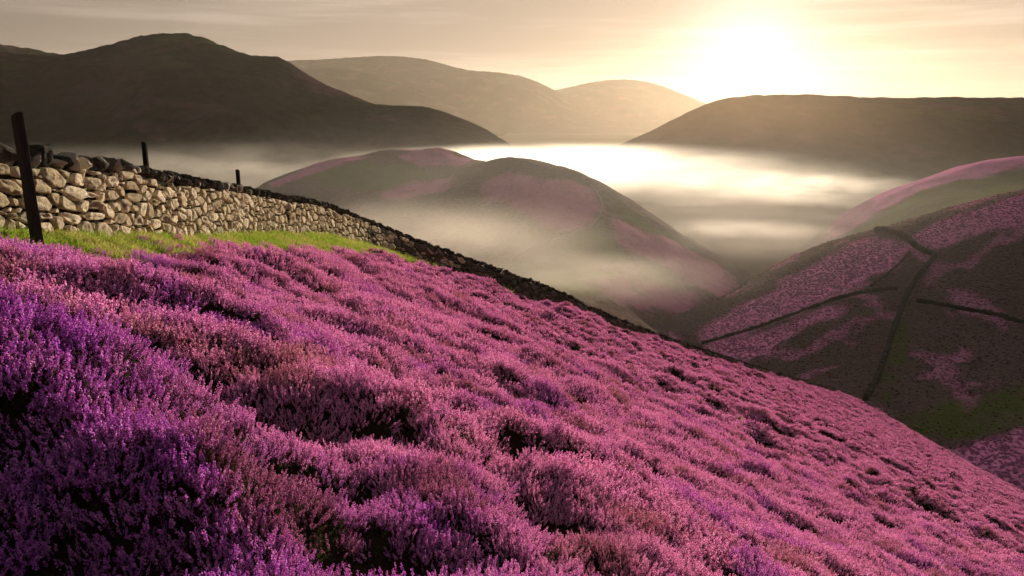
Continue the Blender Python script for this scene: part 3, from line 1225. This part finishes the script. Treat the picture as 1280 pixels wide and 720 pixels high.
def ridge_hill(name, line, Y, mat, label, seed, front=900, back=900, base=-160.0, nv=60, rough=1.0, dy=None, sharp=1.6):
    """a hill whose crest follows a line; it slopes down to both sides over `front` and `back` metres"""
    line = np.array(line, float)
    px = np.arange(line[0, 0], line[-1, 0], 4.0)
    py = np.interp(px, line[:, 0], line[:, 1])
    k = np.ones(7) / 7
    py = np.convolve(np.pad(py, 3, mode='edge'), k, mode='valid')
    n = len(px)
    Ys = np.full(n, float(Y)) if dy is None else np.interp(px, [d[0] for d in dy], [d[1] for d in dy])
    crest = np.array([at(a, b_, c) for a, b_, c in zip(px, py, Ys)])
    tf = np.concatenate([np.linspace(-1, 0, nv, endpoint=False), np.linspace(0, 1, nv // 2)])
    Xg, Yg, Zg = [], [], []
    for t in tf:
        dist = t * (front if t < 0 else back)
        a = abs(t)
        prof = 1 - (a ** sharp * (1 - .35 * a)) / .65
        z = base + (crest[:, 2] - base) * prof
        x = crest[:, 0] * (1 + dist / Y * .35)
        y = crest[:, 1] + dist
        amp = (crest[:, 2] - base) * .06 * rough
        nz = fbm(x / (front * .28), y / (front * .55), 5, seed) * amp * smooth(0, .35, a)
        nz2 = fbm(x / 35, y / 35, 3, seed + 3) * .012 * (crest[:, 2] - base) * rough
        Xg.append(x); Yg.append(y); Zg.append(np.maximum(z + nz + nz2, base - 5))
    X, Yv, Z = np.array(Xg), np.array(Yg), np.array(Zg)
    H = smooth(.05, .6, fbm(X / 260, Yv / 260, 4, seed + 7)) * .5
    G = smooth(.1, .7, fbm(X / 300, Yv / 300, 4, seed + 8)) * .6
    o = mesh_obj(name, np.stack([X, Yv, Z], -1).reshape(-1, 3), grid_faces(len(tf), n), mat, attrs={'heath': H, 'turf': G})
    tag(o, label, None, None, 'structure')


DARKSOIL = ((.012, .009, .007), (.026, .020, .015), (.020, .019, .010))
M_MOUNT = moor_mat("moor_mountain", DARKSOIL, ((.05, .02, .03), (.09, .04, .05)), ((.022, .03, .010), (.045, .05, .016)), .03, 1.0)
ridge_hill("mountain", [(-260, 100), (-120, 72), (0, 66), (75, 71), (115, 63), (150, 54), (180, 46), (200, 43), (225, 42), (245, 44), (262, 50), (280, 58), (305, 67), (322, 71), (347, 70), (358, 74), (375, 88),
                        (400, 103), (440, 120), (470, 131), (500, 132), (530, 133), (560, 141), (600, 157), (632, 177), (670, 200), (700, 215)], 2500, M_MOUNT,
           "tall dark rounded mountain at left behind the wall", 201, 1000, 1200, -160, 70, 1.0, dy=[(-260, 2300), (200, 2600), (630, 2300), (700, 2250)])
ridge_hill("mountain_ridge", [(-300, 40), (-100, 50), (0, 55), (40, 61), (80, 69), (140, 82), (240, 100), (330, 130)], 3600, M_MOUNT,
           "paler ridge behind the left mountain at the picture's edge", 211, 900, 900, -160, 40)
ridge_hill("far_hill", [(200, 120), (300, 90), (362, 76), (400, 75), (440, 72), (480, 70), (510, 71), (540, 76), (570, 85), (590, 89), (615, 90), (640, 93), (665, 99), (690, 111), (720, 130), (800, 165), (880, 190)], 13000, M_MOUNT,
           "hazy far hill in the middle of the skyline", 221, 3400, 2500, -160, 50, 1.3)
ridge_hill("far_hill_spur", [(250, 120), (330, 98), (375, 86), (420, 86), (460, 91), (500, 100), (540, 116), (580, 136), (640, 168), (700, 190)], 10500, M_MOUNT,
           "hazy spur in front of the far hill", 225, 2800, 2500, -160, 50, 1.3)
ridge_hill("far_hill_dome", [(560, 180), (620, 150), (660, 125), (690, 113), (705, 111), (725, 106), (750, 101), (775, 99), (795, 100), (815, 104), (840, 113), (865, 124), (885, 132), (920, 150), (1000, 190)], 15000, M_MOUNT,
           "pale dome-shaped hill below the sun", 231, 3800, 2500, -160, 50, 1.3)
ridge_hill("far_ridge", [(-900, 128), (0, 130), (400, 134), (900, 133), (1280, 130), (2200, 125)], 18000, M_MOUNT,
           "low farthest ridge on the horizon", 235, 1600, 1600, -160, 30)
ridge_hill("plateau_hill", [(700, 215), (755, 191), (790, 175), (820, 161), (845, 148), (870, 135), (890, 127), (910, 122), (940, 119), (980, 118), (1020, 118.5), (1070, 121), (1120, 122), (1180, 121.5), (1280, 122), (1420, 120), (1560, 125), (1700, 140)], 2150, M_MOUNT,
           "broad flat-topped dark hill at right below the sun", 241, 850, 1300, -160, 70, .8, dy=[(700, 1750), (760, 1800), (900, 2100), (1700, 2150)], sharp=1.35)


def floor_mat():
    m, t = new_mat("valley_pasture")
    k = NT(t)
    pos = k.n('ShaderNodeNewGeometry').outputs['Position']
    n1 = k.noise(pos, .012, 5, .6)
    n2 = k.noise(pos, .12, 4, .65)
    c = k.mix(k.ramp(n1, .35, .65), (.10, .085, .05), (.12, .12, .06))
    c = k.mix(k.math('MULTIPLY', n2, .6), c, (.10, .05, .06))
    k.surface(c, .95, .05)
    return m


n = 60
gx = np.linspace(-12900, 12900, n)
gy = np.linspace(-400, 20400, n)
X, Y = np.meshgrid(gx, gy)
o = mesh_obj("valley_floor", np.stack([X, Y, np.full(X.shape, -151.0)], -1).reshape(-1, 3), grid_faces(n, n), floor_mat())
tag(o, "broad valley floor lying under the mist", None, None, 'structure')


# ------------------------------------------------------------------ tufts on the right hillside
def build_right_tufts():
    xs, ys, H, G = right_grid
    n = 120000
    X = rng.uniform(75, 480, n)
    Y = rng.uniform(255, 590, n)
    Z = right_fn(X, Y)
    px, py = project(X, Y, Z)
    ok = (px > 850) & (px < 1460) & (Z > -148) & (py > 240) & (py < 640) & (Z < 0)
    X, Y, Z = X[ok], Y[ok], Z[ok]
    iy = np.clip(((Y - ys[0]) / (ys[1] - ys[0])).astype(int), 0, len(ys) - 1)
    ix = np.clip(((X - xs[0]) / (xs[1] - xs[0])).astype(int), 0, len(xs) - 1)
    h, g = H[iy, ix], G[iy, ix]
    ok = rng.uniform(size=len(X)) < np.where(g > .5, .10, .13 + .80 * h)
    X, Y, Z, h, g = X[ok], Y[ok], Z[ok], h[ok], g[ok]
    n = len(X)
    isb = rng.uniform(size=n) > .16 + .84 * h
    pick = np.where(isb, rng.choice(LODS['moor'], n), rng.choice(LODS['vfar'], n))
    size = rng.uniform(.7, 1.5, n) * np.where(isb, .75, 1.0)
    turn = np.stack([rng.normal(0, .1, n), rng.normal(0, .1, n), rng.uniform(-3.1, 3.1, n)], 1)
    tint = np.clip(.15 + rng.normal(0, .15, n), 0, 1)
    dry = np.clip(1.0 - .95 * h + rng.normal(0, .15, n), 0, 1)
    o = scatter("heather", np.stack([X, Y, Z - .05], 1), pick, turn, size, SPR, {'tint': tint, 'dry': dry})
    tag(o, "patches of heather scattered over the far right hillside", "heather", None, 'stuff')


build_right_tufts()


# ------------------------------------------------------------------ field walls on the hills
FIELD_MAT = stone_mat("field_wall_stone", ((0.045, 0.04, 0.026), (0.09, 0.078, 0.058)), (0.025, 0.024, 0.014), .4, .7, (.08, .08, .05))


KNOLL_WALL = stone_mat("weathered_field_stone", ((0.22, 0.20, 0.16), (0.38, 0.33, 0.26)), (0.10, 0.09, 0.07), .4, .7, (.22, .21, .16))


def field_wall(line, fn, y0, y1, h, w, label, mat=None):
    pts = []
    for px, py in line:
        pts.append(ray_to(fn, px, py, y0, y1, 3000)[:2])
    pts = np.array(pts)
    d = np.concatenate([[0], np.cumsum(np.hypot(*np.diff(pts, axis=0).T))])
    s = np.arange(0, d[-1], 1.1)
    X, Y = np.interp(s, d, pts[:, 0]), np.interp(s, d, pts[:, 1])
    k = np.ones(15) / 15
    if len(X) > 30:
        X = np.convolve(np.pad(X, 7, mode='edge'), k, mode='valid')
        Y = np.convolve(np.pad(Y, 7, mode='edge'), k, mode='valid')
    Z = fn(X, Y)
    V, Fc = [], []
    r = np.random.default_rng(int(line[0][0]))
    for i in range(len(X)):
        a, b_ = max(i - 1, 0), min(i + 1, len(X) - 1)
        tx, ty = X[b_] - X[a], Y[b_] - Y[a]
        l = math.hypot(tx, ty) + 1e-9
        nx, ny = ty / l, -tx / l
        hh = h * 1.3 * r.uniform(.7, 1.2)
        for o_, z_ in ((-w * .6, -.6), (-w * .45, hh * .8), (-w * .25, hh), (w * .25, hh * r.uniform(.9, 1.05)), (w * .45, hh * .8), (w * .6, -.6)):
            j = r.normal(0, .07)
            V.append((X[i] + nx * (o_ + j), Y[i] + ny * (o_ + j), Z[i] + z_))
    m = 6
    for i in range(len(X) - 1):
        for j in range(m):
            jn = (j + 1) % m
            Fc.append((i * m + j, i * m + jn, (i + 1) * m + jn, (i + 1) * m + j))
    Fc += [tuple(range(m))[::-1], tuple((len(X) - 1) * m + j for j in range(m))]
    o = mesh_obj("field_wall", V, Fc, mat or FIELD_MAT, smooth_shade=False)
    o['kind'] = 'thing'
    tag(o, label, "stone wall", "distant field walls on the hills")
    return o


field_wall([(872, 432), (910, 421), (937, 413), (965, 403), (995, 393), (1025, 382), (1053, 373), (1080, 366), (1105, 363), (1128, 362)], right_fn, 250, 640, 1.6, 1.0,
           "dark field wall slanting across the lower pink flank of the right hillside")
field_wall([(1080, 504), (1092, 482), (1103, 455), (1113, 425), (1121, 400), (1129, 380), (1137, 363), (1147, 347), (1158, 333), (1174, 317)], right_fn, 250, 640, 1.7, 2.4,
           "thick dark overgrown wall running straight down the right hillside")
field_wall([(1140, 377), (1165, 380), (1195, 385), (1230, 392), (1260, 398), (1330, 412)], right_fn, 250, 640, 1.8, 1.6,
           "dark field wall crossing the dark moor toward the right edge")
field_wall([(1092, 288), (1110, 289), (1124, 292), (1136, 299), (1143, 308), (1150, 314), (1160, 318), (1172, 319)], right_fn, 250, 640, 2.0, 3.0,
           "short dark bushy wall at the top of the right hillside's near fold")
field_wall([(1139, 314), (1126, 328), (1111, 343), (1098, 352), (1086, 360)], right_fn, 250, 640, 1.2, .9,
           "faint field wall branching down the pink flank")
field_wall([(737, 232), (747, 242), (753, 254), (752, 267), (745, 278), (733, 287), (715, 294), (690, 303), (660, 313), (630, 324)], knoll_fn, 400, 800, 1.2, 1.3,
           "curving field wall over the flank of the misty knoll", KNOLL_WALL)


# ------------------------------------------------------------------ air: haze and mist
def haze_box():
    x0, x1, y0, y1, z0, z1 = -13000, 13000, -500, 20500, -170, 860
    V = [(x, y, z) for z in (z0, z1) for y in (y0, y1) for x in (x0, x1)]
    Fc = [(0, 2, 3, 1), (4, 5, 7, 6), (0, 1, 5, 4), (2, 6, 7, 3), (0, 4, 6, 2), (1, 3, 7, 5)]
    m, t = new_mat("haze_air")
    k = NT(t)
    v = k.n('ShaderNodeVolumePrincipled')
    v.inputs['Color'].default_value = (.98, .84, .66, 1)
    v.inputs['Density'].default_value = HAZE_D
    v.inputs['Anisotropy'].default_value = .35
    o = k.n('ShaderNodeOutputMaterial')
    k.link(v.outputs[0], o.inputs['Volume'])
    ob = mesh_obj("haze", V, Fc, m, smooth_shade=False)
    tag(ob, "warm morning haze filling the valley air", None, None, 'stuff')


def mist(center, radii, density, label, seed, nscale=(1, 1, 1), lo=.35, hi=.7, g=.1, rot=0.0, col=(.86, .78, .68)):
    """one bank of mist: a lens of air, thinning to nothing at its rim"""
    m, t = new_mat("mist_air")
    k = NT(t)
    tc = k.n('ShaderNodeTexCoord').outputs['Object']
    ln = k.n('ShaderNodeVectorMath', operation='LENGTH')
    k.link(tc, ln.inputs[0])
    fall = k.ramp(ln.outputs['Value'], 1.0, .15)
    mp = k.n('ShaderNodeMapping')
    mp.inputs['Scale'].default_value = nscale
    mp.inputs['Location'].default_value = (seed * 3.1, seed * 1.7, seed)
    k.link(tc, mp.inputs['Vector'])
    nz = k.ramp(k.noise(mp.outputs[0], 1.6, 3, .55), lo, hi)
    d = k.math('MULTIPLY', k.math('MULTIPLY', fall, nz), density)
    v = k.n('ShaderNodeVolumePrincipled')
    v.inputs['Color'].default_value = (*col, 1)
    v.inputs['Anisotropy'].default_value = g
    k.link(d, v.inputs['Density'])
    o = k.n('ShaderNodeOutputMaterial')
    k.link(v.outputs[0], o.inputs['Volume'])
    bm = bmesh.new()
    bmesh.ops.create_icosphere(bm, subdivisions=4, radius=1.0)
    me = bpy.data.meshes.new("mist_bank")
    bm.to_mesh(me); bm.free()
    me.materials.append(m)
    ob = bpy.data.objects.new("mist_bank", me)
    COL.objects.link(ob)
    ob.location = center
    ob.scale = radii
    ob.rotation_euler = (0, 0, math.radians(rot))
    tag(ob, label, None, None, 'stuff')


HAZE_D = 0.55e-5
haze_box()
WARM = (1.0, .90, .76)
mist(at(720, 208, 1450), (520, 560, 46), .0042, "bright bank of mist filling the valley behind the knoll", 1, (2.6, 2.2, 1.4), .15, .62, g=.32, col=WARM)
mist(at(960, 232, 1020), (230, 190, 25), .0030, "bright mist at the foot of the flat-topped hill", 8, (3.0, 2.6, 1.6), .30, .66, g=.32, col=WARM)
mist(at(925, 268, 850), (200, 180, 26), .0065, "beige mist bank lying below the flat-topped hill", 2, (2.2, 2.2, 1.4), .15, .60, g=.3, col=WARM)
mist(at(930, 302, 690), (120, 110, 20), .0120, "mist between the knoll and the right hillside", 6, (1.8, 1.8, 1.2), .15, .60, g=.3, col=WARM)
mist(at(230, 226, 1350), (700, 450, 75), .0012, "grey mist along the foot of the left mountain", 3, (2.8, 2.2, 1.2), col=WARM)
mist(at(545, 305, 435), (125, 100, 30), .0046, "mist drifting in front of the knoll", 4, (1.6, 1.6, 1.0), .2, .6, col=(.92, .80, .66))
mist(at(745, 345, 440), (90, 60, 16), .0060, "low mist wisp on the knoll's lower flank", 5, (1.6, 1.6, 1.0), .2, .6, col=(.92, .80, .66))
mist(at(760, 262, 640), (480, 330, 95), .00030, "thin veil of mist round the knoll", 9, (1.6, 1.6, 1.0), .1, .6, g=.2, col=WARM)
mist(at(780, 128, 5400), (5200, 4300, 620), 3.8e-6, "thin golden haze hanging in front of the far hills", 7, (1.2, 1.2, .6), .05, .5, g=.75, col=(1.0, .70, .44))
mist(at(890, 150, 1450), (620, 620, 170), 1.25e-5, "golden glow of lit haze before the flat-topped hill", 10, (1.2, 1.2, .6), .0, .5, g=.82, col=(1.0, .62, .33))


# ------------------------------------------------------------------ light and sky
SUN_AZ, SUN_EL = math.radians(17.5), math.radians(9.0)
sd = Vector((math.sin(SUN_AZ) * math.cos(SUN_EL), math.cos(SUN_AZ) * math.cos(SUN_EL), math.sin(SUN_EL)))
ld = bpy.data.lights.new("sun", 'SUN')
ld.energy = 5.0
ld.angle = math.radians(.5)
ld.color = (1, .89, .74)
lo_ = bpy.data.objects.new("sun", ld)
lo_.rotation_euler = sd.to_track_quat('Z', 'Y').to_euler()
COL.objects.link(lo_)

w = bpy.data.worlds.new("World")
scene.world = w
w.use_nodes = True
w.node_tree.nodes.clear()
k = NT(w.node_tree)
sky = k.n('ShaderNodeTexSky', sky_type='NISHITA', sun_disc=False)
sky.sun_elevation = SUN_EL
sky.sun_rotation = SUN_AZ
sky.dust_density = 2.0
sky.air_density = 1.0
sky.ozone_density = 1.0
SKY_GAIN = .02
vec = k.n('ShaderNodeTexCoord').outputs['Generated']
nrm = k.n('ShaderNodeVectorMath', operation='NORMALIZE')
k.link(vec, nrm.inputs[0])
GLOW_EL = math.radians(4.6)
GLOW_AZ = math.radians(16.0)
gd = (math.sin(GLOW_AZ) * math.cos(GLOW_EL), math.cos(GLOW_AZ) * math.cos(GLOW_EL), math.sin(GLOW_EL))
dt = k.n('ShaderNodeVectorMath', operation='DOT_PRODUCT')
k.link(nrm.outputs[0], dt.inputs[0])
dt.inputs[1].default_value = gd
cosv = k.math('MAXIMUM', dt.outputs['Value'], 0.0)


def lobe(p, col, s):
    v = k.math('MULTIPLY', k.math('POWER', cosv, p), s)
    mx = k.n('ShaderNodeVectorMath', operation='SCALE')
    mx.inputs[0].default_value = col
    k.link(v, mx.inputs['Scale'])
    return mx.outputs[0]


def vadd(a, b_):
    nd = k.n('ShaderNodeVectorMath', operation='ADD')
    k.link(a, nd.inputs[0]); k.link(b_, nd.inputs[1])
    return nd.outputs[0]


# thin high cloud, drawn out along the horizon
mp = k.n('ShaderNodeMapping')
mp.inputs['Scale'].default_value = (1.0, 1.0, 17)
k.link(nrm.outputs[0], mp.inputs['Vector'])
cl = k.ramp(k.noise(mp.outputs[0], 2.2, 7, .62), .42, .66)
base = k.n('ShaderNodeVectorMath', operation='SCALE')
k.link(sky.outputs[0], base.inputs[0])
base.inputs['Scale'].default_value = SKY_GAIN
tot = base.outputs[0]
tot = vadd(tot, lobe(1.5, (1.0, .785, .625), 2.0))
tot = vadd(tot, lobe(8, (1.0, .55, .34), .4))
tot = vadd(tot, lobe(45, (.95, .80, .62), .35))
tot = vadd(tot, lobe(160, (.85, .86, .84), .45))
tot = vadd(tot, lobe(500, (1.0, .97, .92), 2.0))
clc = k.n('ShaderNodeVectorMath', operation='SCALE')
clc.inputs[0].default_value = (1.0, .83, .69)
k.link(k.math('MULTIPLY', cl, k.math('MULTIPLY', k.math('POWER', cosv, 2.0), 1.0)), clc.inputs['Scale'])
tot = vadd(tot, clc.outputs[0])
# brighter, cooler sky high overhead
sep = k.n('ShaderNodeSeparateXYZ')
k.link(nrm.outputs[0], sep.inputs[0])
zen = k.n('ShaderNodeVectorMath', operation='SCALE')
zen.inputs[0].default_value = (.92, .93, 1.0)
k.link(k.math('MULTIPLY', k.ramp(sep.outputs[2], .22, .75), 1.6), zen.inputs['Scale'])
tot = vadd(tot, zen.outputs[0])
bg = k.n('ShaderNodeBackground')
bg.inputs['Strength'].default_value = .05
k.link(tot, bg.inputs['Color'])
wo = k.n('ShaderNodeOutputWorld')
k.link(bg.outputs[0], wo.inputs['Surface'])

# ------------------------------------------------------------------ render settings
scene.view_settings.view_transform = 'Standard'
scene.view_settings.look = 'None'
scene.view_settings.exposure = 2.0
scene.view_settings.gamma = 1.0
scene.view_settings.use_curve_mapping = False
cy = scene.cycles
cy.use_denoising = True
cy.max_bounces = 5
cy.diffuse_bounces = 2
cy.glossy_bounces = 1
cy.transmission_bounces = 3
cy.transparent_max_bounces = 8
cy.volume_bounces = 2
cy.volume_step_rate = 1.0
cy.volume_max_steps = 72
